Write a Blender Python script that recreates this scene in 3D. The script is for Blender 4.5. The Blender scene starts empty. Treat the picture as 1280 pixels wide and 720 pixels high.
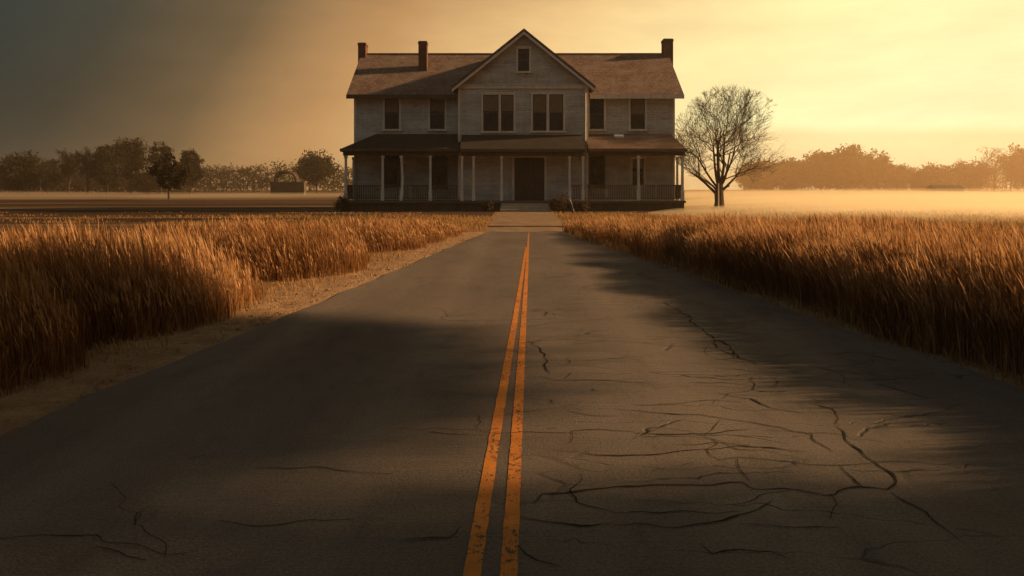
import bpy, math, random
import numpy as np
from mathutils import Vector, Matrix, noise

random.seed(7)
rng = np.random.default_rng(7)
R = math.radians
sc = bpy.context.scene
col = sc.collection

# ------------------------------------------------------------------ camera
F = 995.0            # focal length in pixels of the 1280-wide photograph
HZ = 236.0           # row of the horizon
EYE = 1.5
cd = bpy.data.cameras.new('camera')
cam = bpy.data.objects.new('camera', cd)
col.objects.link(cam)
cam.location = (0, 0, EYE)
cam.rotation_euler = (R(90), 0, 0)
cd.sensor_width = 36
cd.lens = F / 1280 * 36
cd.shift_y = -(360 - HZ) / 1280
cd.clip_start = 0.05
cd.clip_end = 6000
sc.camera = cam

def U(px, Y): return (px - 640) * Y / F
def V(py, Y): return EYE - (py - HZ) * Y / F
def G(px, py):
    Y = EYE * F / (py - HZ)
    return U(px, Y), Y

# ------------------------------------------------------------------ tags
def tag(o, label=None, cat=None, group=None, kind=None):
    if label: o['label'] = label
    if cat: o['category'] = cat
    if group: o['group'] = group
    if kind: o['kind'] = kind
    return o

def empty(name, loc, label, cat, group=None):
    o = bpy.data.objects.new(name, None)
    col.objects.link(o)
    o.location = loc
    o.empty_display_size = .3
    return tag(o, label, cat, group)

def wloc(o):
    v = Vector((0, 0, 0))
    while o is not None:
        v += Vector(o.location); o = o.parent
    return v

class MB:
    """collects polygons in world coordinates; build() links ONE mesh object"""
    def __init__(s): s.v = []; s.f = []
    def add(s, vs, fs):
        n = len(s.v)
        s.v += [tuple(p) for p in vs]
        s.f += [tuple(i + n for i in f) for f in fs]
        return s
    def box(s, x0, x1, y0, y1, z0, z1):
        return s.add([(x0,y0,z0),(x1,y0,z0),(x1,y1,z0),(x0,y1,z0),(x0,y0,z1),(x1,y0,z1),(x1,y1,z1),(x0,y1,z1)],
              [(0,3,2,1),(4,5,6,7),(0,1,5,4),(1,2,6,5),(2,3,7,6),(3,0,4,7)])
    def hexa(s, b, t):
        """b, t: four bottom and four top corners, counter-clockwise from above"""
        return s.add(list(b) + list(t), [(0,3,2,1),(4,5,6,7),(0,1,5,4),(1,2,6,5),(2,3,7,6),(3,0,4,7)])
    def tube(s, pts, rad, n=6, cap=True):
        pts = [Vector(p) for p in pts]
        rings = []
        up = Vector((0.13, 0.31, 0.94))
        for i, p in enumerate(pts):
            d = (pts[min(i+1, len(pts)-1)] - pts[max(i-1, 0)])
            if d.length < 1e-6: d = Vector((0,0,1))
            d.normalize()
            a = d.cross(up)
            if a.length < .05: a = d.cross(Vector((1,0,0)))
            a.normalize(); b = d.cross(a)
            r = rad[i] if hasattr(rad, '__len__') else rad
            rings.append([p + (a*math.cos(2*math.pi*k/n) + b*math.sin(2*math.pi*k/n))*r for k in range(n)])
        vs = [q for r_ in rings for q in r_]
        fs = []
        for i in range(len(pts)-1):
            for k in range(n):
                k2 = (k+1) % n
                fs.append((i*n+k, i*n+k2, (i+1)*n+k2, (i+1)*n+k))
        if cap:
            fs.append(tuple(range(n))[::-1]); fs.append(tuple((len(pts)-1)*n+k for k in range(n)))
        return s.add(vs, fs)
    def build(s, name, mat, parent=None, smooth=False, origin=None, bevel=0):
        org = wloc(parent) if parent is not None else Vector(origin or (0,0,0))
        me = bpy.data.meshes.new(name)
        me.from_pydata([(a-org.x, b-org.y, c-org.z) for a, b, c in s.v], [], s.f)
        me.update()
        if smooth: me.polygons.foreach_set('use_smooth', [True]*len(me.polygons))
        o = bpy.data.objects.new(name, me)
        col.objects.link(o)
        if mat: me.materials.append(mat)
        if parent is not None: o.parent = parent
        else: o.location = org
        if bevel:
            m = o.modifiers.new('bevel', 'BEVEL'); m.width = bevel; m.segments = 2; m.limit_method = 'ANGLE'
        return o

# ------------------------------------------------------------------ materials
class NT:
    def __init__(s, name):
        s.m = bpy.data.materials.new(name); s.m.use_nodes = True
        s.t = s.m.node_tree; s.n = s.t.nodes; s.l = s.t.links
        s.b = s.n['Principled BSDF']; s.out = s.n['Material Output']
        tc = s.n.new('ShaderNodeTexCoord'); s.obj = tc.outputs['Object']
    def link(s, a, b): s.l.new(a, b)
    def map(s, vec, scale=(1,1,1), loc=(0,0,0), rot=(0,0,0)):
        n = s.n.new('ShaderNodeMapping'); s.link(vec, n.inputs[0])
        n.inputs['Scale'].default_value = scale; n.inputs['Location'].default_value = loc; n.inputs['Rotation'].default_value = rot
        return n.outputs[0]
    def noise(s, vec, scale, detail=4, rough=.55, dist=0):
        n = s.n.new('ShaderNodeTexNoise'); s.link(vec, n.inputs['Vector'])
        n.inputs['Scale'].default_value = scale; n.inputs['Detail'].default_value = detail
        n.inputs['Roughness'].default_value = rough; n.inputs['Distortion'].default_value = dist
        return n.outputs['Fac']
    def ramp(s, fac, stops, interp='LINEAR'):
        n = s.n.new('ShaderNodeValToRGB'); s.link(fac, n.inputs[0]); cr = n.color_ramp; cr.interpolation = interp
        while len(cr.elements) < len(stops): cr.elements.new(.5)
        for e, (p, c) in zip(cr.elements, stops):
            e.position = p
            e.color = (*c, 1) if hasattr(c, '__len__') else (c, c, c, 1)
        return n.outputs[0]
    def mix(s, fac, a, b, mode='MIX'):
        n = s.n.new('ShaderNodeMix'); n.data_type = 'RGBA'; n.blend_type = mode
        for i, x in ((0, fac), (6, a), (7, b)):
            if isinstance(x, bpy.types.NodeSocket): s.link(x, n.inputs[i])
            elif hasattr(x, '__len__'): n.inputs[i].default_value = (*x, 1)
            else: n.inputs[i].default_value = x if i == 0 else (x, x, x, 1)
        return n.outputs[2]
    def math(s, op, a, b=0.0, c=None, clamp=False):
        n = s.n.new('ShaderNodeMath'); n.operation = op; n.use_clamp = clamp
        for i, x in enumerate((a, b) if c is None else (a, b, c)):
            if isinstance(x, bpy.types.NodeSocket): s.link(x, n.inputs[i])
            else: n.inputs[i].default_value = x
        return n.outputs[0]
    def xyz(s, vec):
        n = s.n.new('ShaderNodeSeparateXYZ'); s.link(vec, n.inputs[0]); return n.outputs
    def cxyz(s, x, y, z):
        n = s.n.new('ShaderNodeCombineXYZ')
        for i, q in enumerate((x, y, z)):
            if isinstance(q, bpy.types.NodeSocket): s.link(q, n.inputs[i])
            else: n.inputs[i].default_value = q
        return n.outputs[0]
    def bump(s, h, strength=.3, dist=.02, normal=None):
        n = s.n.new('ShaderNodeBump'); s.link(h, n.inputs['Height'])
        n.inputs['Strength'].default_value = strength; n.inputs['Distance'].default_value = dist
        if normal is not None: s.link(normal, n.inputs['Normal'])
        s.link(n.outputs[0], s.b.inputs['Normal']); return n.outputs[0]
    def done(s, color=None, rough=.8, spec=.3):
        if color is not None:
            if isinstance(color, bpy.types.NodeSocket): s.link(color, s.b.inputs['Base Color'])
            else: s.b.inputs['Base Color'].default_value = (*color, 1)
        if isinstance(rough, bpy.types.NodeSocket): s.link(rough, s.b.inputs['Roughness'])
        else: s.b.inputs['Roughness'].default_value = rough
        s.b.inputs['Specular IOR Level'].default_value = spec
        return s.m

def simple(name, c0, c1, scale=3, rough=.8, bump=.2, stretch=(1,1,1), spec=.3):
    t = NT(name)
    v = t.map(t.obj, stretch)
    f = t.noise(v, scale, 6, .65)
    c = t.ramp(f, [(.3, c0), (.7, c1)])
    if bump: t.bump(t.noise(v, scale*4, 4), bump, .02)
    return t.done(c, rough, spec)

M = {}
# weathered clapboard
def siding(name, dark, light):
    t = NT(name)
    x, y, z = t.xyz(t.obj)
    saw = t.math('FRACT', t.math('MULTIPLY', z, 1/.16))
    groove = t.ramp(saw, [(0, 0.0), (.10, .55), (.22, 1.0), (1, .86)])
    weather = t.noise(t.map(t.obj, (.5, .5, 1.3)), 1.1, 7, .65)
    streak = t.noise(t.map(t.obj, (5, 5, .35)), 1.2, 5, .6)
    board = t.noise(t.cxyz(t.math('MULTIPLY', x, .22), t.math('MULTIPLY', y, .22), t.math('FLOOR', t.math('MULTIPLY', z, 1/.16))), 2.3, 2, .5)
    c = t.ramp(t.math('ADD', t.math('MULTIPLY', weather, .78), t.math('MULTIPLY', streak, .22)), [(.34, dark), (.62, light)])
    c = t.mix(.55, c, t.mix(1.0, c, t.ramp(board, [(.3, .78), (.7, 1.12)]), 'MULTIPLY'))
    peel = t.noise(t.map(t.obj, (1.5, 1.5, 6)), 2.0, 8, .75)
    c = t.mix(t.ramp(peel, [(.565, 0.0), (.63, .8)]), c, (.13, .10, .075))
    c = t.mix(t.math('MULTIPLY', t.math('SUBTRACT', 1.0, groove), .55), c, (.05, .04, .03))
    t.bump(t.math('ADD', t.math('MULTIPLY', saw, -1.0), t.math('MULTIPLY', peel, .15)), .5, .03)
    return t.done(c, .75, .25)
M['siding'] = siding('weathered_clapboard', (.27, .26, .235), (.50, .49, .45))
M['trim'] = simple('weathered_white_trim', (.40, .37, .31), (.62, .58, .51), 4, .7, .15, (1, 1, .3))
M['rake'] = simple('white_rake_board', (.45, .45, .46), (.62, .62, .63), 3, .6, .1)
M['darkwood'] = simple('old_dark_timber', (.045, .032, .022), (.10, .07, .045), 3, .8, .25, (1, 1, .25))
M['porchwood'] = simple('old_porch_boards', (.075, .05, .032), (.15, .10, .065), 3, .8, .2, (4, .4, 1))
M['door'] = simple('old_brown_door_paint', (.02, .013, .009), (.045, .029, .02), 3, .55, .15, (1, 1, .3))
M['metal'] = simple('tarnished_brass', (.16, .11, .05), (.28, .2, .1), 8, .4, .05)
M['blind'] = simple('faded_paper_blind', (.10, .075, .05), (.15, .115, .08), 3, .85, 0)
M['board'] = simple('bare_white_plank', (.62, .60, .56), (.78, .76, .72), 5, .5, .05)

t = NT('dark_window_glass')
f = t.noise(t.obj, 1.3, 4)
M['glass'] = t.done(t.ramp(f, [(.3, (.006, .005, .005)), (.7, (.02, .017, .014))]), t.ramp(f, [(.3, .12), (.7, .3)]), .35)

def shingle(name, c0, c1, c2, pitch=40):
    t = NT(name)
    x, y, z = t.xyz(t.obj)
    v = t.cxyz(t.math('ADD', x, t.math('MULTIPLY', y, .0)), t.math('MULTIPLY', z, 1/math.sin(R(pitch))), 0)
    b = t.n.new('ShaderNodeTexBrick'); t.link(v, b.inputs['Vector'])
    b.inputs['Scale'].default_value = 1
    b.inputs['Brick Width'].default_value = .34; b.inputs['Row Height'].default_value = .23
    b.inputs['Mortar Size'].default_value = .022; b.inputs['Mortar Smooth'].default_value = .3
    b.inputs['Bias'].default_value = -.1
    b.inputs['Color1'].default_value = (*c0, 1); b.inputs['Color2'].default_value = (*c1, 1)
    b.inputs['Mortar'].default_value = (c0[0]*.35, c0[1]*.35, c0[2]*.35, 1)
    w = t.noise(t.map(t.obj, (.5, .5, .9)), 1.3, 7, .7)
    st = t.noise(t.map(t.obj, (3, 1, .3)), 1.4, 4, .6)
    c = t.mix(t.ramp(w, [(.42, 0.0), (.64, .75)]), b.outputs[0], c2)
    c = t.mix(t.ramp(st, [(.52, 0.0), (.72, .5)]), c, tuple(q*.45 for q in c0))
    fl = t.noise(t.map(t.obj, (2.5, 2.5, 4.5)), 2.0, 3, .5)
    c = t.mix(t.ramp(fl, [(.66, 0.0), (.70, .8)]), c, tuple(min(1, q*2.0) for q in c1))
    t.bump(t.math('ADD', b.outputs['Fac'], t.math('MULTIPLY', t.math('FRACT', t.math('MULTIPLY', z, 1/(.23*math.sin(R(pitch))))), 1.0)), -.5, .03)
    return t.done(c, .85, .2)
M['roof'] = shingle('red_brown_shingles', (.135, .088, .067), (.225, .142, .106), (.22, .165, .13))
M['darkroof'] = simple('dark_roofing', (.018, .013, .010), (.042, .031, .023), 2, .85, .2, (1, 1, 1))  # darker base colour, used on the left and central porch roofs
M['porchroof'] = shingle('porch_shingles', (.10, .065, .045), (.15, .09, .06), (.17, .12, .085), 18)

t = NT('chimney_brick')
x, y, z = t.xyz(t.obj)
b = t.n.new('ShaderNodeTexBrick'); t.link(t.cxyz(t.math('ADD', x, y), z, 0), b.inputs['Vector'])
b.inputs['Scale'].default_value = 1; b.inputs['Brick Width'].default_value = .22; b.inputs['Row Height'].default_value = .075
b.inputs['Mortar Size'].default_value = .01
b.inputs['Color1'].default_value = (.15, .05, .03, 1); b.inputs['Color2'].default_value = (.10, .035, .022, 1); b.inputs['Mortar'].default_value = (.16, .12, .09, 1)
t.bump(b.outputs['Fac'], -.4, .01)
M['brick'] = t.done(t.mix(t.ramp(t.noise(t.obj, 2, 5), [(.4, 0.0), (.7, .7)]), b.outputs[0], (.05, .03, .022)), .9, .2)

M['bark'] = simple('grey_brown_bark', (.035, .025, .017), (.085, .06, .04), 6, .95, .4, (1, 1, .3), .1)

def leafmat(name, c0, c1):
    t = NT(name)
    c = t.ramp(t.noise(t.obj, .9, 4, .6), [(.3, c0), (.7, c1)])
    t.done(c, .9, .1)
    tr = t.n.new('ShaderNodeBsdfTranslucent'); t.link(c, tr.inputs[0])
    mx = t.n.new('ShaderNodeMixShader'); mx.inputs[0].default_value = .25
    t.link(t.b.outputs[0], mx.inputs[1]); t.link(tr.outputs[0], mx.inputs[2]); t.link(mx.outputs[0], t.out.inputs[0])
    return t.m
M['leaf'] = leafmat('late_autumn_foliage', (.018, .013, .008), (.042, .030, .016))
M['leaf_green'] = leafmat('dull_green_foliage', (.016, .017, .010), (.036, .033, .018))
M['leaf_bush'] = leafmat('dry_bush_foliage', (.04, .03, .015), (.09, .06, .03))

def grassmat(name, stops):
    t = NT(name)
    a = t.n.new('ShaderNodeAttribute'); a.attribute_name = 'tone'
    c = t.ramp(a.outputs['Fac'], stops)
    t.done(c, .7, .15)
    tr = t.n.new('ShaderNodeBsdfTranslucent'); t.link(c, tr.inputs[0])
    mx = t.n.new('ShaderNodeMixShader'); mx.inputs[0].default_value = .45
    t.link(t.b.outputs[0], mx.inputs[1]); t.link(tr.outputs[0], mx.inputs[2]); t.link(mx.outputs[0], t.out.inputs[0])
    return t.m
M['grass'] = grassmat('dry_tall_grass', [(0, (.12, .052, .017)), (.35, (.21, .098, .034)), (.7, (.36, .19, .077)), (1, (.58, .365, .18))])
M['stubble'] = grassmat('dry_short_grass', [(0, (.16, .085, .03)), (.5, (.30, .17, .065)), (1, (.46, .29, .13))])

# asphalt
t = NT('old_cracked_asphalt')
x, y, z = t.xyz(t.obj)
big = t.noise(t.map(t.obj, (.55, .16, 1)), 1.2, 5, .6)
patch0 = t.noise(t.map(t.obj, (1, .3, 1)), 1.6, 4, .6)
c = t.ramp(big, [(.3, (.076, .062, .052)), (.7, (.140, .115, .097))])
trk = t.math('ABSOLUTE', t.math('SUBTRACT', t.math('ABSOLUTE', t.math('SUBTRACT', t.math('ABSOLUTE', t.math('SUBTRACT', x, .2)), 1.75)), .72))
c = t.mix(t.math('MULTIPLY', t.ramp(t.math('ADD', trk, t.math('MULTIPLY', patch0, .5)), [(.22, .5), (.62, 0.0)]), .7), c, (.19, .16, .13))
agg = t.noise(t.obj, 70, 5, .75)
c = t.mix(.6, c, t.mix(1.0, c, t.ramp(agg, [(.34, .2), (.66, 1.8)]), 'MULTIPLY'))
patch = t.noise(t.map(t.obj, (1.2, .5, 1)), 2.1, 6, .7)
c = t.mix(t.ramp(patch, [(.55, 0.0), (.75, .45)]), c, (.028, .024, .02))
# fine crosswise cracks, mostly on the right lane
wv = t.cxyz(t.math('MULTIPLY', x, .55), t.math('ADD', t.math('MULTIPLY', y, 3.0), t.math('MULTIPLY', t.noise(t.obj, 1.3, 4, .6), 1.6)), 0)
vo = t.n.new('ShaderNodeTexVoronoi'); vo.feature = 'DISTANCE_TO_EDGE'; t.link(wv, vo.inputs['Vector']); vo.inputs['Scale'].default_value = .9
line = t.ramp(vo.outputs['Distance'], [(0.0, 1.0), (.016, 0.0)])
msk = t.math('MULTIPLY', t.ramp(t.noise(t.map(t.obj, (.8, .5, 1)), 1.7, 4, .65), [(.42, 0.0), (.56, 1.0)]),
             t.ramp(t.math('MULTIPLY_ADD', x, .25, .35), [(.25, .12), (.55, 1.0)]))
crk = t.math('MULTIPLY', line, msk)
c = t.mix(t.math('MULTIPLY', crk, .9), c, (.015, .016, .012))
rip = t.noise(t.map(t.obj, (.7, 7.0, 1)), 1.6, 5, .7)
h = t.math('ADD', t.math('MULTIPLY', rip, 1.0), t.math('ADD', t.math('MULTIPLY', agg, .5), t.math('MULTIPLY', crk, -1.2)))
t.bump(h, .55, .02)
M['asphalt'] = t.done(c, t.ramp(patch, [(.3, .62), (.7, .82)]), .35)

t = NT('worn_orange_road_paint')
chip = t.noise(t.map(t.obj, (1, .6, 1)), 34, 6, .78)
chip2 = t.noise(t.map(t.obj, (1.5, .5, 1)), 3.0, 5, .65)
c = t.ramp(t.noise(t.obj, 7, 5), [(.3, (.42, .145, .025)), (.7, (.58, .22, .04))])
ed = t.ramp(t.math('ADD', t.math('MULTIPLY', chip, .72), t.math('MULTIPLY', chip2, .28)), [(.535, 0.0), (.565, .92)])
c = t.mix(ed, c, (.06, .045, .032))
t.bump(t.noise(t.obj, 90, 3), .3, .01)
M['paint'] = t.done(c, .7, .3)

t = NT('crack_tar')
M['crack'] = t.done(t.ramp(t.noise(t.obj, 20, 3), [(.3, (.012, .010, .008)), (.7, (.035, .028, .02))]), .95, .1)

t = NT('sandy_shoulder')
n1 = t.noise(t.obj, 3, 7, .7); n2 = t.noise(t.obj, 38, 4, .65)
c = t.ramp(n1, [(.3, (.20, .125, .068)), (.7, (.38, .25, .145))])
c = t.mix(.5, c, t.mix(1.0, c, t.ramp(n2, [(.3, .5), (.7, 1.5)]), 'MULTIPLY'))
t.bump(t.math('ADD', t.math('MULTIPLY', n1, 1.0), t.math('MULTIPLY', n2, .6)), .9, .06)
M['dirt'] = t.done(c, .95, .1)

t = NT('gravel_drive')
n1 = t.noise(t.map(t.obj, (1, .4, 1)), 1.4, 6, .65); n2 = t.noise(t.obj, 30, 4, .65)
c = t.ramp(n1, [(.3, (.16, .11, .07)), (.7, (.27, .19, .12))])
c = t.mix(.4, c, t.mix(1.0, c, t.ramp(n2, [(.3, .5), (.7, 1.5)]), 'MULTIPLY'))
t.bump(t.math('ADD', n1, t.math('MULTIPLY', n2, .5)), .7, .04)
M['gravel'] = t.done(c, .95, .1)
M['concrete'] = simple('worn_concrete', (.24, .2, .15), (.38, .32, .25), 3, .85, .3)

# ground : straw stubble on the right and by the house, ploughed soil strips on the left
t = NT('field_ground')
x, y, z = t.xyz(t.obj)
n1 = t.noise(t.map(t.obj, (.12, .35, 1)), 1.0, 6, .65)
n2 = t.noise(t.map(t.obj, (1.2, 3, 1)), 2.2, 6, .7)
straw = t.ramp(t.math('ADD', t.math('MULTIPLY', n1, .5), t.math('MULTIPLY', n2, .5)), [(.32, (.13, .07, .028)), (.68, (.33, .20, .085))])
bandv = t.cxyz(t.math('MULTIPLY', x, .006), t.math('MULTIPLY', y, .075), 0)
bands = t.noise(bandv, 1.5, 5, .6)
soil = t.ramp(bands, [(.40, (.035, .02, .011)), (.52, (.06, .034, .018)), (.60, (.17, .105, .06))])
soil = t.mix(.5, soil, t.mix(1.0, soil, t.ramp(n2, [(.3, .5), (.7, 1.5)]), 'MULTIPLY'))
side = t.math('ADD', x, t.math('MULTIPLY', n1, 7.0))
# boundary leans: further right near the house
msk = t.ramp(t.math('MULTIPLY_ADD', side, .05, .62), [(.42, 0.0), (.56, 1.0)])
c = t.mix(msk, soil, straw)
t.bump(t.math('ADD', n2, t.noise(t.obj, 9, 4, .6)), .8, .08)
M['ground'] = t.done(c, .95, .1)

# ------------------------------------------------------------------ ground, road
mb = MB()
S = 1300
ys = [-60, 0, 10, 20, 30, 45, 70, 120, 250, 600, S]
xs = [-S, -300, -80, -30, -10, 0, 10, 30, 80, 300, S]
for yy in ys:
    for xx in xs: mb.v.append((xx, yy, 0))
for j in range(len(ys)-1):
    for i in range(len(xs)-1):
        a = j*len(xs)+i
        mb.f.append((a, a+1, a+1+len(xs), a+len(xs)))
tag(mb.build('ground', M['ground']), kind='structure')

RY = [-6, 0, 2.0, 4.83, 5.92, 9.1, 12.5, 15.9, 20.5, 24, 26.65, 27.4]
RL = [-4.1, -3.55, -3.36, -3.107, -3.03, -2.68, -2.34, -2.01, -1.58, -1.22, -.95, -.88]
RR = [4.9, 4.3, 4.15, 3.91, 3.82, 3.5, 3.2, 2.86, 2.4, 2.02, 1.76, 1.7]
def road_l(y): return np.interp(y, RY, RL)
def road_r(y): return np.interp(y, RY, RR)
mb = MB()
yy = np.arange(-6, 27.41, .15)
nrow = 5
for y in yy:
    l = road_l(y) + .05*noise.noise(Vector((3.1, y*1.1, 0))) + .03*noise.noise(Vector((9.1, y*4.1, 0)))
    r = road_r(y) + .07*noise.noise(Vector((5.7, y*.9, 0)))
    e = .06
    for xx, zz in ((l, .002), (l+e, .03), ((l+r)/2, .03), (r-e, .03), (r, .002)):
        mb.v.append((xx, y, zz))
for j in range(len(yy)-1):
    for i in range(nrow-1):
        a = j*nrow+i
        mb.f.append((a, a+1, a+1+nrow, a+nrow))
road = tag(mb.build('road', M['asphalt']), kind='structure')

# double yellow line, following the photograph's slight drift to the right
def strip(mb, cx, hw, y0, y1, z, step=.1, seed=0):
    ys_ = np.arange(y0, y1+1e-6, step)
    n0 = len(mb.v)
    for y in ys_:
        j1 = .008*noise.noise(Vector((seed, y*9, 1))); j2 = .008*noise.noise(Vector((seed+4, y*9, 1)))
        k = hw(y)
        mb.v.append((cx(y)-k+j1*k/.045, y, z)); mb.v.append((cx(y)+k+j2*k/.045, y, z))
    for j in range(len(ys_)-1):
        a = n0+2*j
        mb.f.append((a, a+1, a+3, a+2))
LYr = [-6, 3.08, 4.83, 9.1, 15.9, 23.3, 26.6]; LXr = [-.09, -.012, .030, .135, .305, .48, .56]
LYl = [-6, 3.08, 4.83, 9.1, 15.9, 20.0]; LXl = [-.29, -.152, -.098, .04, .238, .36]
wid = lambda y: float(np.interp(y, [-6, 3, 9, 16, 26], [.036, .034, .031, .027, .022]))
mb = MB(); strip(mb, lambda y: float(np.interp(y, LYr, LXr)), wid, -6, 26.6, .0325, seed=1); mb.build('centre_line', M['paint'], road)
mb = MB(); strip(mb, lambda y: float(np.interp(y, LYl, LXl)), wid, -6, 20.0, .0325, seed=7); mb.build('centre_line', M['paint'], road)

# cracks: polylines read off the photograph, lying on the asphalt
cr = []
def c1(pts, w=.013): cr.append(([(500+a/1.641, 380+b/1.641) for a, b in pts], w))
c1([(245,452),(300,464),(370,468),(440,466)], .016); c1([(440,470),(560,476),(640,468),(665,460),(720,432),(755,415)], .014)
c1([(345,295),(352,272),(420,268),(490,278)], .010); c1([(490,278),(620,278),(660,275),(715,268)], .018)
c1([(315,312),(400,318),(450,322),(540,318),(610,314),(690,303),(760,306),(830,312)], .013)
c1([(275,425),(290,402),(400,390),(560,384),(640,385),(705,380),(730,392),(790,394),(850,400),(890,404),(940,392),(1005,396),(1025,380),(1000,352),(950,330),(930,305),(910,270),(890,260)], .016)
c1([(905,345),(930,370),(940,388)], .016); c1([(890,404),(895,425),(880,455)], .014)
c1([(365,362),(365,420),(440,440),(560,445),(650,445),(700,440)], .011)
c1([(690,330),(700,350),(715,375)], .012); c1([(540,0),(590,30),(620,62),(680,95),(692,118),(740,134)], .018)
c1([(645,75),(655,105),(690,120)], .015); c1([(650,190),(680,200),(720,202),(760,222),(830,235)], .018)
c1([(725,158),(728,185),(740,190),(800,188)], .013); c1([(840,212),(880,225),(895,245),(893,258)], .014)
c1([(440,225),(560,235),(620,238),(700,250),(780,262),(800,275),(840,280),(860,300),(890,315)], .014)
c1([(255,510),(290,540),(330,555)], .018); c1([(630,510),(640,530),(700,525),(760,525),(800,540)], .012)
c1([(0,500),(60,494),(115,485)], .012); c1([(0,268),(90,276),(180,280)], .009); c1([(575,345),(610,342)], .012)
c1([(275,85),(290,105),(305,150)], .02); c1([(296,18),(310,22),(300,30)], .022); c1([(330,120),(345,128),(335,132)], .016); c1([(333,162),(348,150)], .024)
c1([(308,268),(318,264)], .024); c1([(310,206),(315,214)], .024); c1([(400,183),(406,187)], .03); c1([(400,212),(406,211)], .024); c1([(165,142),(180,140)], .012)
c1([(920,352),(1020,356),(1120,354)], .009); c1([(700,432),(720,420),(740,408),(790,394)], .010); c1([(560,300),(640,296),(720,300)], .008)
c1([(340,230),(390,236),(450,240)], .010); c1([(480,215),(560,212),(640,208),(700,214)], .010); c1([(430,372),(450,374)], .012); c1([(1010,398),(1080,440),(1110,470),(1150,500)], .010)
c1([(700,464),(800,468),(900,470)], .008); c1([(640,140),(700,142),(780,150)], .012); c1([(590,170),(660,172),(740,176)], .010)
def c2(pts, w=.011): cr.append(([(a/2, 380+b/2) for a, b in pts], w))
c2([(640,425),(780,428),(850,432),(980,438)], .010); c2([(545,562),(640,570),(780,556),(880,562)], .010); c2([(240,625),(300,640),(370,660)], .012)
c2([(470,403),(510,400)], .016); c2([(970,328),(1020,326)], .010); c2([(1010,612),(1120,600),(1145,578)], .012); c2([(1170,174),(1215,172)], .012); c2([(696,322),(708,322)], .016)
mb = MB()
r2 = random.Random(3)
def crackstrip(P, w):
    pts = []
    for i in range(len(P)-1):
        a, b = Vector(P[i]), Vector(P[i+1]); L = (b-a).length
        k = max(2, int(L/.05))
        for j in range(k): pts.append(a.lerp(b, j/k))
    pts.append(Vector(P[-1]))
    n = len(pts); L0 = len(mb.v); off = r2.random()*50
    for i, p in enumerate(pts):
        d = (pts[min(i+1, n-1)] - pts[max(i-1, 0)]); d.normalize()
        q = Vector((-d.y, d.x))
        s = i*.05
        p = p + q*(.05*noise.noise(Vector((off, s*2.2, 0))) + .045*noise.noise(Vector((off, s*7, 3))))
        ww = w*.32*(max(0, .75 + .9*noise.noise(Vector((off+8, s*5, 0)))) + (.9 if r2.random() < .08 else 0)) * min(1, .25 + min(i, n-1-i)*.25) + .001
        a = p + q*ww; b = p - q*ww
        mb.v.append((a.x, a.y, .0338)); mb.v.append((b.x, b.y, .0338))
    for i in range(n-1):
        a = L0+2*i
        mb.f.append((a, a+1, a+3, a+2))
for pts, w in cr:
    crackstrip([G(*p) for p in pts], w)
rc_ = random.Random(21)
def fork(x, y, a, n, w, lev):
    P = [(x, y)]
    for _ in range(n):
        a += rc_.gauss(0, .30); a = (a*.8 if abs(a) < 1.57 else math.pi+(a-math.pi)*.8) if lev == 0 else a
        st = rc_.uniform(.06, .16)
        x += math.cos(a)*st; y += math.sin(a)*st*.8
        if not (road_l(y)+.2 < x < road_r(y)-.1) or y < 2.3: break
        P.append((x, y))
        if lev < 2 and rc_.random() < .13: fork(x, y, a+rc_.choice((-1, 1))*rc_.uniform(.7, 1.5), rc_.randint(3, 9), w*.7, lev+1)
    if len(P) > 2: crackstrip(P, w)
for k in range(48):
    y0 = 3 + 13*rc_.random()**1.3
    x0 = rc_.uniform(.25, 3.3) if k < 46 else rc_.uniform(-2.6, -.3)
    fork(x0, y0, rc_.choice((0, math.pi))+rc_.gauss(0, .3), rc_.randint(5, 16), rc_.uniform(.005, .010), 0)
mb.build('crack', M['crack'], road)

# dirt shoulders
def ribbon(name, mat, ya, yb, fl, fr, z, zedge=.001, step=.2, kind='structure', hump=0, nx=6):
    mb = MB(); ys_ = np.arange(ya, yb+1e-6, step)
    for y in ys_:
        l, r = fl(y), fr(y)
        for i in range(nx):
            u = i/(nx-1)
            zz = z + hump*noise.noise(Vector((l+u*3, y*2.3, 5))) if 0 < i < nx-1 else zedge
            mb.v.append((l+(r-l)*u, y, zz))
    for j in range(len(ys_)-1):
        for i in range(nx-1):
            a = j*nx+i; mb.f.append((a, a+1, a+1+nx, a+nx))
    return tag(mb.build(name, mat, smooth=True), kind=kind)
nz = lambda a, y, k: float(noise.noise(Vector((a, y*k, 0))))
ribbon('road_shoulder', M['dirt'], -6, 27.4, lambda y: road_l(y)-1.25+.2*nz(2, y, .8), lambda y: road_l(y)+.02, .016, hump=.02, nx=9)
ribbon('road_shoulder', M['dirt'], -6, 27.4, lambda y: road_r(y)-.02, lambda y: road_r(y)+.7+.15*nz(8, y, .8), .012, hump=.01, nx=5)
ribbon('driveway', M['gravel'], 27.3, 51.4, lambda y: np.interp(y, [27, 32, 40, 51], [-.9, -.95, -1.0, -.9])+.12*nz(1, y, .5), lambda y: np.interp(y, [27, 32, 40, 51], [1.75, 2.2, 2.35, 2.5])+.12*nz(4, y, .5), .008)
M['soil'] = simple('bare_dark_soil', (.030, .018, .010), (.075, .046, .026), 1.6, .95, .6, (1, 1, 1), .1)
def bed(xa, xb, fy):
    mb = MB(); xs_ = np.linspace(xa, xb, 40)
    for x in xs_: mb.v += [(x, fy(x), .004), (x, 53.4, .004)]
    for i in range(39): mb.f.append((2*i, 2*i+2, 2*i+3, 2*i+1))
    tag(mb.build('soil', M['soil']), kind='structure')
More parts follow.
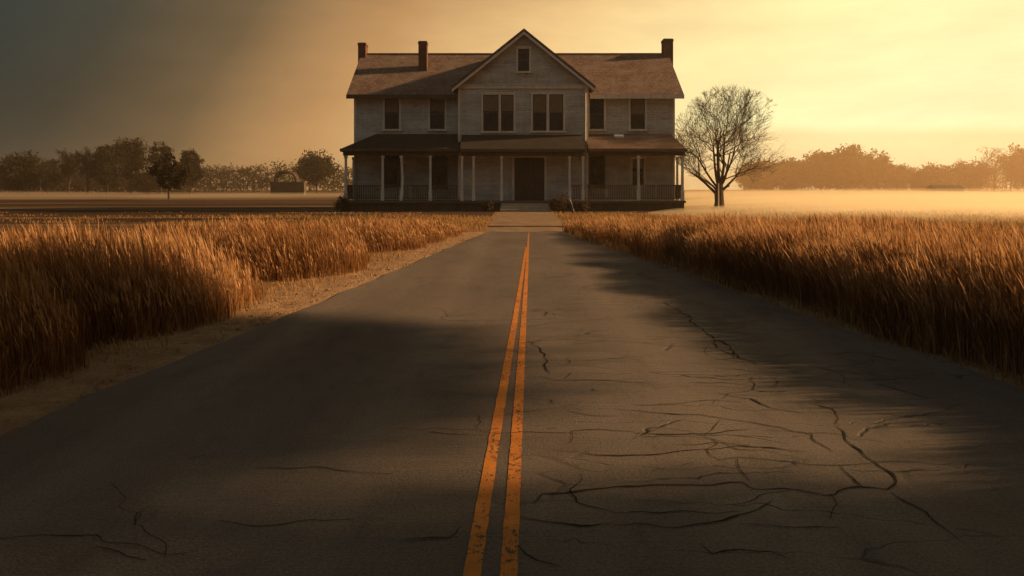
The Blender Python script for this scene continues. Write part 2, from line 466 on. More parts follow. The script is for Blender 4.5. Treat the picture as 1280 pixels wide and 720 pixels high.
bed(-15, -1.1, lambda x: 43.3+1.2*math.sin(x*.9)+.5*nz(3, x, 2.1)); bed(2.6, 12.6, lambda x: 48+.8*math.sin(x*1.1)+.4*nz(6, x, 2.3))
mb = MB(); mb.box(-.9, 2.05, 31.2, 32.0, .003, .05); tag(mb.build('path', M['gravel'], bevel=.01), kind='structure')

# pebbles and clods lying on the left shoulder
mb = MB()
for i in range(1500):
    y = 2 + 23*random.random()**1.3; l = road_l(y)
    x = l - .02 - abs(random.gauss(0, .38))
    s = random.choice([.006, .008, .01, .014, .02])*random.uniform(.7, 1.3)
    a = random.random()*6.28
    p = [(x+s*math.cos(a+k*1.257)*random.uniform(.7, 1.2), y+s*math.sin(a+k*1.257)*random.uniform(.7, 1.2)) for k in range(5)]
    z0 = .012
    q = [(x+(b-x)*.55, y+(c-y)*.55, z0+s*random.uniform(.7, 1.1)) for b, c in p]
    mb.add([(b, c, z0) for b, c in p]+q, [(5,6,7,8,9)]+[(k, (k+1) % 5, 5+(k+1) % 5, 5+k) for k in range(5)])
tag(mb.build('gravel', M['dirt']), 'loose pebbles and clods along the sandy left road edge', 'gravel', kind='stuff')

# ------------------------------------------------------------------ grass
T7 = np.array([0, .3, .58, .74, .84, .93, 1.0]); W7 = np.array([1, .9, .7, .55, 1.9, 1.5, .25])
T4 = np.array([0, .35, .7, 1.0]); W4 = np.array([.9, 1.3, 1.0, .1])
def blades(x, y, h, w, lean, ang_lean, head, tone, sag):
    T, W = (T7, W7) if head else (T4, W4)
    n = len(x); k = len(T)
    t_ = T[None, :]
    dx = np.cos(ang_lean)[:, None]*lean[:, None]*h[:, None]*t_**2.2
    dy = np.sin(ang_lean)[:, None]*lean[:, None]*h[:, None]*t_**2.2
    zz = h[:, None]*(t_ - sag[:, None]*t_**3)
    th = rng.uniform(0, math.pi, n)
    hw = w[:, None]*W[None, :]
    c = np.stack([x[:, None]+dx, y[:, None]+dy, zz], -1)
    sd = np.stack([np.cos(th)[:, None]*hw, np.sin(th)[:, None]*hw, np.zeros_like(hw)], -1)
    v = np.stack([c-sd, c+sd], 2).reshape(-1, 3)
    base = (np.arange(n)*k*2)[:, None] + (np.arange(k-1)*2)[None, :]
    f = np.stack([base, base+1, base+3, base+2], -1).reshape(-1, 4)
    tn = np.repeat(tone, k*2)
    if head:
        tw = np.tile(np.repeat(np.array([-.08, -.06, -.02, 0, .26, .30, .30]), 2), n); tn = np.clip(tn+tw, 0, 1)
    return v, f, tn
def grass_object(name, mat, parts, label):
    vs, fs, ts, off = [], [], [], 0
    for v, f, tn in parts:
        vs.append(v); fs.append(f+off); ts.append(tn); off += len(v)
    v = np.concatenate(vs); f = np.concatenate(fs); tn = np.concatenate(ts)
    me = bpy.data.meshes.new(name)
    me.vertices.add(len(v)); me.vertices.foreach_set('co', v.astype(np.float32).ravel())
    me.loops.add(f.size); me.loops.foreach_set('vertex_index', f.astype(np.int32).ravel())
    me.polygons.add(len(f)); me.polygons.foreach_set('loop_start', (np.arange(len(f))*4).astype(np.int32))
    me.update(calc_edges=True)
    a = me.attributes.new('tone', 'FLOAT', 'POINT'); a.data.foreach_set('value', tn.astype(np.float32))
    me.materials.append(mat)
    o = bpy.data.objects.new(name, me); col.objects.link(o)
    return tag(o, label, 'grass', kind='stuff')
def pn(x, y, s=0.0):
    return np.array([noise.noise(Vector((a, b, s))) for a, b in zip(x, y)])

def tall(n, sampler, hfun, edge_dist, wscale=1.0):
    x, y = sampler(n)
    h0 = hfun(x, y)
    keep = h0 > .12
    x, y, h0 = x[keep], y[keep], h0[keep]
    n = len(x)
    clump = pn(x*1.7, y*1.7, 4.0)
    tone = np.clip(.42 + .30*clump + .30*pn(x*.45, y*.45, 14.0) + rng.normal(0, .19, n), 0, 1)
    leanb = .20 + .14*pn(x*.8, y*.8, 9.0)
    isH = rng.random(n) < .62
    out = []
    for head in (True, False):
        m = isH if head else ~isH
        k = m.sum()
        hh = h0[m]*(rng.uniform(.6, 1.12, k) if head else rng.uniform(.35, .85, k))
        ww = (rng.uniform(.0019, .0031, k) if head else rng.uniform(.0020, .0036, k))*wscale*(1+.03*y[m])
        ln = np.abs(leanb[m]*.8 + rng.normal(0, .09, k)) * (1 if head else 1.3)
        an = math.pi + rng.normal(0, .55, k) if head else rng.uniform(0, 6.28, k)
        sg = rng.uniform(.02, .10, k) if head else rng.uniform(.1, .4, k)
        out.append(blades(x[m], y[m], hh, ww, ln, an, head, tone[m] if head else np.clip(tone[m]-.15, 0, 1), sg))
    return out

# left band: clumps with breaks between them, standing back from the sandy shoulder
def left_inner(y):
    br = 2.4*np.exp(-((y-12.0)/.75)**2) + 1.8*np.exp(-((y-17.6)/1.0)**2) + .3*np.exp(-((y-7.2)/.4)**2)
    return np.vectorize(road_l)(y) - .62 - br + .12*np.sin(y*2.3)
def left_h(x, y):
    d = left_inner(y) - x - np.abs(rng.normal(0, .10, len(x))) + .05
    base = np.interp(y, [3, 6, 9, 14, 17, 21, 27], [1.12, 1.05, .95, .90, .80, .66, .45])
    br = 1.03 - .62*np.exp(-((y-12.4)/.7)**2) - .5*np.exp(-((y-18)/.9)**2)
    edge = np.clip(.46 + d*.75, 0, 1)
    wd = np.interp(y, [3, 10, 17, 27], [4.6, 4.2, 3.6, 2.6])
    back = np.clip((wd - d)*1.2, 0, 1)
    return np.where(d > 0, base*br*edge*(.35+.65*back)*(1 + .24*pn(x*.9, y*.9, 2.0)), 0)*(back > .02)
def sl(y0, y1):
    def f(n):
        y = rng.uniform(y0, y1, n); x = left_inner(y) - rng.uniform(0, 4.8, n); return x, y
    return f
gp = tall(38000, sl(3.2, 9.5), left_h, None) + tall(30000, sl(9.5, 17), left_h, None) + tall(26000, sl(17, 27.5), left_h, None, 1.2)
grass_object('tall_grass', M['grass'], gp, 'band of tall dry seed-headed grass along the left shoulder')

def right_h(x, y):
    d = x - (np.vectorize(road_r)(y) + .10 + .10*np.sin(y*1.3+1) + .05*np.sin(y*3.1) + np.abs(rng.normal(0, .16, len(x))))
    base = np.interp(y, [3, 7, 12, 17, 22, 27], [.92, .92, .90, .85, .68, .42])
    edge = np.clip(.84 + d*.3, 0, 1)
    wd = np.interp(y, [3, 12, 17, 27], [7.5, 7, 6.5, 8])
    back = np.clip((wd - d)*.8, 0, 1)
    return np.where(d > 0, base*edge*(.3+.7*back)*(1 + .28*pn(x*.8, y*.8, 6.0)), 0)*(back > .02)
def sr(y0, y1, wmax):
    def f(n):
        y = rng.uniform(y0, y1, n); x = np.vectorize(road_r)(y) + rng.uniform(0, wmax, n); return x, y
    return f
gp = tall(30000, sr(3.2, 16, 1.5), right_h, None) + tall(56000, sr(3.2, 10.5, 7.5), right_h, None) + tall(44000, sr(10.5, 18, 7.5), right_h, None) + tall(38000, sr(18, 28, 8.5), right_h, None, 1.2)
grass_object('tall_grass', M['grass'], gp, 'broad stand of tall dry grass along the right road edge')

def short(n, fx, hmin, hmax, wmul=1.0):
    x, y = fx(n)
    k = len(x)
    tone = np.clip(.5 + .4*pn(x*.5, y*.5, 3.0) + rng.normal(0, .15, k), 0, 1)
    h = rng.uniform(hmin, hmax, k)*(1 + .5*pn(x*.35, y*.35, 7.0))
    return [blades(x, y, h, rng.uniform(.004, .008, k)*wmul*(1+.03*y), np.abs(rng.normal(.3, .2, k)), math.pi+rng.normal(0, 1.2, k), False, tone, rng.uniform(.05, .3, k))]
def lawn(n):
    y = rng.uniform(27.5, 51.3, n); x = rng.uniform(-15, 24, n)
    m = (((x < -.9) & (y < 43.5+1.2*np.sin(x*.9))) | ((x > 2.4) & ((y < 48+.8*np.sin(x*1.1)) | (x > 12.5)))) & (x > -13 + 4*np.sin(y*.7)); return x[m], y[m]
def lawn2(n):
    y = rng.uniform(11, 58, n)
    x = rng.uniform(0, 1, n)*np.interp(y, [11, 58], [6, 34]) + np.interp(y, [11, 17, 27, 58], [10.5, 9, 9.5, 14])
    return x, y
def lawn3(n):
    y = rng.uniform(8, 50, n); x = -rng.uniform(5.5, 34, n)
    m = (pn(x*.12, y*.2, 1.0) > .1) & (x > -.75*y-4); return x[m], y[m]
def verge(n):
    y = 3 + 22*rng.random(n); return np.vectorize(road_r)(y) + rng.normal(.12, .14, n), y
grass_object('short_grass', M['stubble'], short(26000, lawn, .06, .22) + short(26000, lawn2, .10, .34) + short(14000, lawn3, .04, .14), 'short dry stubble grass around the house and fields')

# bits of straw and young tufts growing on the sandy shoulder
def shoulder(n):
    y = 3 + 22*rng.random(n)**1.2; x = np.vectorize(road_l)(y) - np.abs(rng.normal(.85, .22, n)); m = x < np.vectorize(road_l)(y)-.3; return x[m], y[m]
grass_object('short_grass', M['stubble'], short(2600, shoulder, .03, .16, .6) + short(2200, verge, .05, .30, .6), 'sparse dry tufts along both edges of the road')

# ------------------------------------------------------------------ house
Yw, Yb, Ypc, Ypw = 56.2, 54.6, 52.9, 53.5
Yback = 65.8
HC = (0.8, 56.0, 0)
house = empty('farmhouse', HC, 'abandoned two-storey grey clapboard farmhouse with central gable and full-width porch', 'house')
XL, XR = U(443, Yw), U(843, Yw)
eZ = V(118, 55.6); exL, exR = U(433, 55.6), U(855, 55.6)
Yr = 61.0; rZ = V(68, Yr)
slope = (rZ-eZ)/(Yr-55.6)
wz = eZ + slope*(Yw-55.6) - .16           # top of the wing wall under the roof

def gable_prism(mb, x0, x1, yf, yk, z0, zw, yr, zr):
    p = [(yf, z0), (yk, z0), (yk, zw), (yr, zr), (yf, zw)]
    vs = [(x0, a, b) for a, b in p] + [(x1, a, b) for a, b in p]
    mb.add(vs, [(0,1,2,3,4), (9,8,7,6,5)] + [(i, i+5, (i+1) % 5+5, (i+1) % 5) for i in range(5)])
mb = MB(); gable_prism(mb, XL, XR, Yw, Yback, 0, wz, Yr, rZ-.16)
mb.build('wall', M['siding'], house)

# main roof: two slabs with thickness
def slab(mb, a, b, c, d, th):
    """a,b lower edge left to right, c,d upper edge right to left; thickness th downwards"""
    up = [Vector(q) for q in (a, b, c, d)]; lo = [q - Vector((0, 0, th)) for q in up]
    mb.hexa(lo, up)
mb = MB()
back_eY = 2*Yr-55.6
slab(mb, (exL, 55.6, eZ), (exR, 55.6, eZ), (exR-.02, Yr, rZ), (exL+.02, Yr, rZ), .14)
mb.add([(exL, back_eY, eZ), (exR, back_eY, eZ), (exR-.02, Yr+.003, rZ), (exL+.02, Yr+.003, rZ), (exL, back_eY, eZ-.14), (exR, back_eY, eZ-.14), (exR-.02, Yr+.003, rZ-.14), (exL+.02, Yr+.003, rZ-.14)],
       [(0,3,2,1),(4,5,6,7),(0,1,5,4),(1,2,6,5),(2,3,7,6),(3,0,4,7)])
roof = mb.build('roof', M['roof'], house)
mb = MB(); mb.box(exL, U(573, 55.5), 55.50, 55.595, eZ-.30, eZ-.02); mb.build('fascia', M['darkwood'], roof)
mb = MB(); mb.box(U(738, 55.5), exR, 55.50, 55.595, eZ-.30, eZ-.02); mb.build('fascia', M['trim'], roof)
mb = MB(); mb.tube([(exL, Yr, rZ+.02), (exR, Yr, rZ+.02)], .09, 6); mb.build('ridge_cap', M['roof'], roof)

def chimney(px0, px1, Y, ytop, depth):
    x0, x1 = U(px0, Y), U(px1, Y)
    zt = V(ytop, Y)
    mb = MB(); mb.box(x0+.03, x1-.03, Y, Y+depth, eZ, zt-.22)
    mb.box(x0, x1, Y-.03, Y+depth+.03, zt-.22, zt-.06)
    mb.box(x0+.05, x1-.05, Y+.03, Y+depth-.03, zt-.06, zt)
    mb.build('chimney', M['brick'], roof)
chimney(447, 457.5, 60.5, 53, .9)
chimney(522.5, 534, 58.6, 51, .75)
chimney(829, 842, 60.5, 48, .9)

# central bay with its gable
BX0, BX1 = U(573, Yb), U(735, Yb)
Yg = 54.0
gx0, gx1, gxc = U(565, Yg), U(744.5, Yg), U(655, Yg)
gz, gp_ = V(108, Yg), V(36, Yg)
gs = (gp_-gz)/(gxc-gx0)
bz = gz + gs*(BX0-gx0) - .18
mb = MB()
p = [(BX0, 0), (BX1, 0), (BX1, bz), (gxc, gp_-.18), (BX0, bz)]
mb.add([(a, Yb, b) for a, b in p] + [(a, 62.0, b) for a, b in p], [(0,1,2,3,4), (9,8,7,6,5)] + [(i, i+5, (i+1) % 5+5, (i+1) % 5) for i in range(5)])
mb.build('bay_wall', M['siding'], house)
mb = MB()
for sx, ex in ((gx0, 1), (gx1, -1)):
    a = [(sx, Yg, gz), (gxc+.003*ex*-1, Yg, gp_), (gxc+.003*ex*-1, 62.6, gp_), (sx, 62.6, gz)]
    lo = [(x_, y_, z_-.15) for x_, y_, z_ in a]
    mb.hexa(lo, a) if ex == 1 else mb.hexa(lo[::-1], a[::-1])
groof = mb.build('gable_roof', M['roof'], house)
# pale rake boards under the gable edge, dark drip edge above
def rake(name, mat, off0, off1, y0, y1, dz=0):
    for sx in (gx0, gx1):
        mb = MB()
        d = .0
        a = [(sx, y0, gz-off0), (gxc, y0, gp_-off0), (gxc, y1, gp_-off0), (sx, y1, gz-off0)]
        lo = [(x_, y_, z_-(off1-off0)) for x_, y_, z_ in a]
        mb.hexa(lo, a) if sx < gxc else mb.hexa(lo[::-1], a[::-1])
        mb.build(name, mat, groof)
rake('rake_board', M['rake'], .155, .36, Yg+.02, Yg+.07)
rake('drip_edge', M['darkwood'], -.03, .15, Yg-.04, Yg-.002)
# horizontal belt between gable and wall, corner boards
mb = MB(); z = V(109, Yb); mb.box(BX0-.03, BX1+.03, Yb-.09, Yb-.003, z-.10, z+.12); mb.box(BX0-.08, BX1+.08, Yb-.15, Yb-.003, z+.12, z+.17); mb.build('belt_board', M['trim'], house)
for x0 in (BX0-.03, BX1-.13):
    mb = MB(); mb.box(x0, x0+.16, Yb-.035, Yb+.14, .75, V(109, Yb)-.11); mb.build('corner_board', M['trim'], house)
for x0 in (XL-.03, XR-.13):
    mb = MB(); mb.box(x0, x0+.16, Yw-.035, Yw+.14, .75, wz-.05); mb.build('corner_board', M['trim'], house)

# windows
def ring(mb, x0, x1, z0, z1, wl, wb, wt, y0, y1):
    o_ = [(x0, z0), (x1, z0), (x1, z1), (x0, z1)]
    i_ = [(x0+wl, z0+wb), (x1-wl, z0+wb), (x1-wl, z1-wt), (x0+wl, z1-wt)]
    vs = [(a, y0, b) for a, b in o_] + [(a, y0, b) for a, b in i_] + [(a, y1, b) for a, b in o_] + [(a, y1, b) for a, b in i_]
    fs = []
    for k in range(4):
        j = (k+1) % 4
        fs += [(k, j, j+4, k+4), (k+8, k+12, j+12, j+8), (k, k+8, j+8, j), (k+4, j+4, j+12, k+12)]
    mb.add(vs, fs)
def window(px0, px1, py0, py1, Y, blind=0.0, casing=.13, sill=True, header=True, sash=True, trim='trim', mull=None):
    x0, x1, z1, z0 = U(px0, Y), U(px1, Y), V(py0, Y), V(py1, Y)
    w = casing
    mb = MB()
    ring(mb, x0-w, x1+w, z0-.03, z1+.06, w, .03, .06, Y-.075, Y-.003)
    if header: mb.box(x0-w-.05, x1+w+.05, Y-.10, Y-.003, z1+.055, z1+.17)
    if mull:
        m0, m1 = U(mull[0], Y), U(mull[1], Y); mb.box(m0, m1, Y-.078, Y-.004, z0-.005, z1+.005)
    o = mb.build('window', M[trim], house)
    spans = [(x0, x1)] if not mull else [(x0, m0), (m1, x1)]
    for a, b in spans:
        mb = MB(); mb.box(a, b, Y-.022, Y-.004, z0, z1); mb.build('pane', M['glass'], o)
        if sash:
            zm = (z0+z1)/2
            mb = MB(); ring(mb, a, b, z0, zm+.03, .05, .07, .06, Y-.045, Y-.024)
            mb.build('sash', M['darkwood'], o)
        if blind:
            mb = MB(); mb.box(a+.045, b-.045, Y-.034, Y-.0235, z1-(z1-z0)*blind, z1-.045); mb.build('blind', M['blind'], o)
    if sill:
        mb = MB(); mb.box(x0-w-.07, x1+w+.07, Y-.16, Y-.003, z0-.13, z0-.032); mb.build('sill', M[trim], o)
    return o
# upper wings
for a, b, c in ((481, 499, .45), (537.5, 556, .4), (737, 755, .0), (788, 806, .5)):
    window(a, b, 123.5, 161.5, Yw-.001, c)
# bay pairs
window(604, 642, 118.5, 164, Yb-.001, .45, mull=(623.2, 626.2)); window(666, 704, 118, 163.5, Yb-.001, .5, mull=(683, 686.5))
# attic
window(647.5, 661.5, 61, 89, Yb-.001, 0, casing=.12)
# ground floor
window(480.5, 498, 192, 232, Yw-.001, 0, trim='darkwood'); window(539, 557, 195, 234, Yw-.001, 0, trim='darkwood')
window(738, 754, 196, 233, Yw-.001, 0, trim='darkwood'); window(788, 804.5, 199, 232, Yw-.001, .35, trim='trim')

# front door: two leaves in a frame
fz = V(251, 52.8)
dx0, dx1, dzt = U(643, Yb), U(680.5, Yb), V(197, Yb)
mb = MB(); mb.box(dx0-.15, dx0, Yb-.09, Yb-.003, fz, dzt); mb.box(dx1, dx1+.15, Yb-.09, Yb-.003, fz, dzt); mb.box(dx0-.2, dx1+.2, Yb-.11, Yb-.003, dzt, dzt+.2)
mb.build('door_frame', M['trim'], house)
mid = (dx0+dx1)/2
for a, b, hx in ((dx0, mid-.008, mid-.12), (mid+.008, dx1, mid+.12)):
    mb = MB(); mb.box(a, b, Yb-.045, Yb-.004, fz, dzt)
    for zz0, zz1 in ((.15, .8), (.95, 1.75), (1.9, dzt-fz-.12)):
        for u0, u1 in ((.14, .47), (.53, .86)):
            X0, X1 = a+(b-a)*u0, a+(b-a)*u1
            mb.box(X0, X1, Yb-.062, Yb-.0455, fz+zz0, fz+zz1)
    d = mb.build('door', M['door'], house)
    mb = MB(); mb.tube([(hx, Yb-.06, fz+1.02), (hx, Yb-.11, fz+1.02)], .02, 8); mb.tube([(hx, Yb-.112, fz+1.02), (hx, Yb-.15, fz+1.02)], [.04, .03], 8); mb.build('handle', M['metal'], d)

# porch: floor, skirt, roofs
pl, pr = U(429, Ypw), U(856, Ypw)
mb = MB(); mb.box(pl, pr, Ypw-.35, Yw-.005, fz-.16, fz); mb.box(U(574, Ypc), U(732, Ypc), Ypc-.3, Ypw-.352, fz-.16, fz)
mb.build('porch_floor', M['porchwood'], house)
mb = MB(); mb.box(pl+.08, pr-.08, Ypw-.2, Ypw-.1, -.05, fz-.162); mb.box(U(574, Ypc)+.1, U(732, Ypc)-.1, Ypc-.15, Ypc-.05, -.05, fz-.162)
mb.box(pl+.08, pl+.16, Ypw-.09, Yw, -.05, fz-.162); mb.box(pr-.16, pr-.08, Ypw-.09, Yw, -.05, fz-.162)
mb.build('porch_skirt', M['darkwood'], house)
mb = MB(); x0, x1 = U(626, 52.0), U(687, 52.0)
for k in range(3): mb.box(x0-.03*k, x1+.03*k, Ypc-.3-.28*(k+1)-.02, Ypc-.302-.28*k, 0, fz-.19*(k+1)+.02)
mb.build('porch_steps', M['concrete'], house, bevel=.015)

ePw = 53.15; eZw = V(186, ePw)
tZw = V(167.5, Yw)
def porch_roof(xe0, xe1, xt0, xt1, ye, yt, ze, zt, mat):
    mb = MB(); th = .2
    A, B = (xe0, ye, ze), (xe1, ye, ze); C, D = (xt1, yt, zt), (xt0, yt, zt)
    A2, B2 = (xe0, yt, ze), (xe1, yt, ze)
    lo = [(x_, y_, ze-th) for x_, y_ in ((xe0, ye), (xe1, ye), (xe1, yt), (xe0, yt))]
    vs = [A, B, C, D, A2, B2] + lo
    fs = [(0,1,2,3), (0,3,4), (1,5,2), (4,3,2,5), (6,9,8,7), (0,6,7,1), (1,7,8,5), (4,9,6,0), (4,5,8,9)]
    mb.add(vs, fs)
    return mb.build('porch_roof', M[mat], house)
xb0, xb1 = U(574, Ypw), U(735.5, Ypw)
rl = porch_roof(U(425.5, ePw), xb0, U(470, Yw), xb0, ePw, Yw-.004, eZw, tZw, 'darkroof')
rr = porch_roof(xb1, U(858.5, ePw), xb1, U(838, Yw), ePw, Yw-.004, eZw, tZw, 'porchroof')
eYc = 52.55; eZc = V(186.5, eYc); tZc = V(168.5, Yb)
rc = porch_roof(U(575, eYc), U(731, eYc), U(575, eYc), U(731, eYc), eYc, Yb-.004, eZc, tZc, 'darkroof')
def gutter(x0, x1, y, z, mat, par):
    mb = MB(); mb.box(x0, x1, y-.07, y-.003, z-.17, z+.02); mb.build('gutter', mat, par)
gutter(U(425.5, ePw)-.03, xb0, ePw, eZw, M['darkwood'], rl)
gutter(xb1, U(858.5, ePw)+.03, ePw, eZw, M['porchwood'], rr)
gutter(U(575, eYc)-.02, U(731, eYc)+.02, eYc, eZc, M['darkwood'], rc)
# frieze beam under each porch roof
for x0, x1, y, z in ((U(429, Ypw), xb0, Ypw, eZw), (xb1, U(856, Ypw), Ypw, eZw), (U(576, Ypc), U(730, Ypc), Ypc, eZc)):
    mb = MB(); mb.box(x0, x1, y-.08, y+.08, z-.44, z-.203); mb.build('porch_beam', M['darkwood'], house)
# bay downspout / corner strip above the porch roof
mb = MB(); mb.tube([(U(731.5, Yb), Yb-.1, V(112, Yb)), (U(731.5, Yb), Yb-.1, V(176, Yb))], .05, 8); mb.build('downspout', M['trim'], house)

def post(px, Y, lean=0.0, w=.085, z0=fz, zt=None, mat='trim'):
    x = U(px, Y); zt = zt or (eZw-.445)
    mb = MB()
    n = 6
    def ring(z, k, dx): return [(x+dx-k, Y-k, z), (x+dx+k, Y-k, z), (x+dx+k, Y+k, z), (x+dx-k, Y+k, z)]
    prof = [(0, w*1.35), (.22, w*1.35), (.225, w), (.5, w*.92), (.94, w*.85), (.945, w*1.3), (1.0, w*1.3)]
    vs = []; fs = []
    for i, (u, k) in enumerate(prof):
        vs += ring(z0+(zt-z0)*(u if u > .2 or u == 0 else u*.3), k, lean*math.sin(u*math.pi))
    prof_n = len(prof)
    for i in range(prof_n-1):
        for k in range(4): fs.append((i*4+k, i*4+(k+1) % 4, i*4+4+(k+1) % 4, i*4+4+k))
    fs += [(3,2,1,0), tuple((prof_n-1)*4+k for k in range(4))]
    mb.add(vs, fs)
    return mb.build('porch_post', M[mat], house)
for px, ln in ((432.3, 0), (478.5, 0), (501.5, .10), (538, 0)): post(px, Ypw, ln)
for px in (577.5, 592, 627, 712, 728.8): post(px, Ypc, 0, .075, fz, eZc-.445)
for px in (798, 853): post(px, Ypw)
post(441.8, Yw-.25, 0, .075); post(846.5, Yw-.25, 0, .075); post(789.5, Yw-.12, 0, .06)

def railing(xa, ya, xb, yb, zt, mat, miss=()):
    mb = MB()
    a, b = Vector((xa, ya, 0)), Vector((xb, yb, 0)); d = b-a; L = d.length; d.normalize(); q = Vector((-d.y, d.x, 0))
    def bar(p0, p1, hw, z0, z1):
        c = [p0-q*hw, p1-q*hw, p1+q*hw, p0+q*hw]
        mb.hexa([(v.x, v.y, z0) for v in c], [(v.x, v.y, z1) for v in c])
    bar(a, b, .045, zt-.07, zt); bar(a, b, .03, fz+.12, fz+.18)
    n = int(L/.115)
    for i in range(1, n):
        if i in miss: continue
        p = a + d*(L*i/n)
        bar(p-d*.032, p+d*.032, .018, fz+.181, zt-.071)
    mb.build('railing', mat, house)
zr_ = V(231, Ypw)
rp = M['porchwood']
railing(U(733.2, Ypw), Ypw, U(796, Ypw), Ypw, zr_, rp, (11, 12)); railing(U(800, Ypw), Ypw, U(851, Ypw), Ypw, zr_, rp, (9,))
railing(U(714, Ypc), Ypc, U(727, Ypc), Ypc, zr_, rp)
railing(U(434, Ypw), Ypw, U(476.5, Ypw), Ypw, zr_-.02, M['darkwood']); railing(U(503, Ypw), Ypw, U(536.5, Ypw), Ypw, zr_-.02, M['darkwood'], (4, 5)); railing(U(540, Ypw), Ypw, U(573, Ypw), Ypw, zr_-.02, M['darkwood'])
railing(U(480.3, Ypw), Ypw, U(499.5, Ypw), Ypw, zr_-.02, M['darkwood'])
railing(U(432.3, Ypw), Ypw+.12, U(432.3, Ypw), Yw-.4, zr_, M['darkwood']); railing(U(853, Ypw), Ypw+.12, U(853, Ypw), Yw-.4, zr_, rp)

# loose plank on the porch roof, stick leaning on the porch
Yq = 55.5; zq = eZw + (tZw-eZw)*(Yq-ePw)/(Yw-ePw)
mb = MB(); x0, x1 = U(768, Yq), U(779.5, Yq)
k = (tZw-eZw)/(Yw-ePw)
mb.hexa([(x0, Yq-.12, zq-.12*k+.02), (x1, Yq-.12, zq-.12*k+.02), (x1, Yq+.12, zq+.12*k+.02), (x0, Yq+.12, zq+.12*k+.02)],
        [(x0, Yq-.14, zq-.12*k+.14), (x1, Yq-.14, zq-.12*k+.14), (x1, Yq+.10, zq+.12*k+.14), (x0, Yq+.10, zq+.12*k+.14)])
tag(mb.build('loose_board', M['board'], origin=((x0+x1)/2, Yq, zq)), 'small white board lying on the right porch roof', 'board')
mb = MB(); a = Vector((U(717.5, 51.7), 51.75, .02)); b = Vector((U(711.5, 52.5), Ypc-.31, fz+.25)); mb.tube([a, a.lerp(b, .5)+Vector((.02, 0, .02)), b], [.03, .026, .02], 6)
tag(mb.build('leaning_stick', M['trim'], origin=a), 'pale thin stick leaning against the porch right of the steps', 'stick')

# ------------------------------------------------------------------ trees
def leafcloud(mb, centres, n_each, spread, size, rr_):
    for c in centres:
        for _ in range(n_each):
            p = Vector((c[0]+rr_.gauss(0, spread), c[1]+rr_.gauss(0, spread), c[2]+rr_.gauss(0, spread*.8)))
            s = size*rr_.uniform(.5, 1.3)
            a = Vector((rr_.gauss(0, 1), rr_.gauss(0, 1), rr_.gauss(0, 1))); a.normalize()
            b = a.cross(Vector((rr_.gauss(0, 1), rr_.gauss(0, 1), rr_.gauss(0, 1)))); b.normalize()
            mb.add([p-a*s, p+b*s*.5, p+a*s, p-b*s*.5], [(0, 1, 2, 3)])

def limbs(mb, base, H, W, trunk_h, r0, n1, n2, rr_, shape=1.0, droop=.0, tips=None, n3=0, rmin=.012, c_off=0.0):
    """tapered trunk with limbs that fan out to an ellipsoid crown; returns tip points"""
    tips = [] if tips is None else tips
    base = Vector(base)
    top = base + Vector((0, 0, trunk_h))
    cz = base.z + trunk_h + (H-trunk_h)*.48; rz = (H-trunk_h)*.54
    mb.tube([base-Vector((0, 0, .1)), base+Vector((0, 0, .15)), base+Vector((rr_.uniform(-.1, .1)*r0*3, 0, trunk_h*.6)), top, top+Vector((rr_.uniform(-.3, .3), rr_.uniform(-.3, .3), (H-trunk_h)*.35))], [r0*1.5, r0*1.15, r0, r0*.85, r0*.4], 7)
    for i in range(n1):
        az = 6.283*(i+rr_.random()*.6)/n1
        el = rr_.uniform(.05, 1.0)
        end = Vector((base.x+c_off+math.cos(az)*W/2*.72*math.cos(el*1.3), base.y+math.sin(az)*W/2*.72*math.cos(el*1.3), cz+rz*.85*(math.sin(el*1.5)-.25)))
        st = base + Vector((0, 0, trunk_h*rr_.uniform(.75, 1.15)))
        midp = st.lerp(end, .5) + Vector((0, 0, (end-st).length*.06))
        r1 = r0*rr_.uniform(.35, .55)
        mb.tube([st, midp, end], [r1, r1*.65, max(rmin, r1*.25)], 5, False)
        for j in range(n2):
            u = rr_.uniform(.3, 1.0)
            s = st.lerp(midp, u*2) if u < .5 else midp.lerp(end, u*2-1)
            d = Vector((rr_.gauss(0, 1), rr_.gauss(0, 1), rr_.gauss(.5, .8))); d.normalize()
            e = s + d*W*rr_.uniform(.13, .26)
            # keep inside the crown
            q = Vector(((e.x-base.x-c_off)/(W/2), (e.y-base.y)/(W/2), (e.z-cz)/rz))
            if q.length > 1: e = Vector((base.x+c_off+q.x/q.length*W/2, base.y+q.y/q.length*W/2, cz+q.z/q.length*rz))
            mb.tube([s, s.lerp(e, .5)+Vector((0, 0, .05*W*rr_.random())), e], [r1*.4, r1*.25, rmin], 4, False)
            tips.append(e)
            for k in range(n3):
                u2 = rr_.uniform(.25, 1); s2 = s.lerp(e, u2)
                d2 = (e-s).normalized()*.7 + Vector((rr_.gauss(0, .6), rr_.gauss(0, .6), rr_.gauss(.3, .5)))
                e2 = s2 + d2.normalized()*W*rr_.uniform(.05, .13)
                mb.tube([s2, e2], [rmin*1.2, rmin*.6], 3, False)
                tips.append(e2)
    return tips

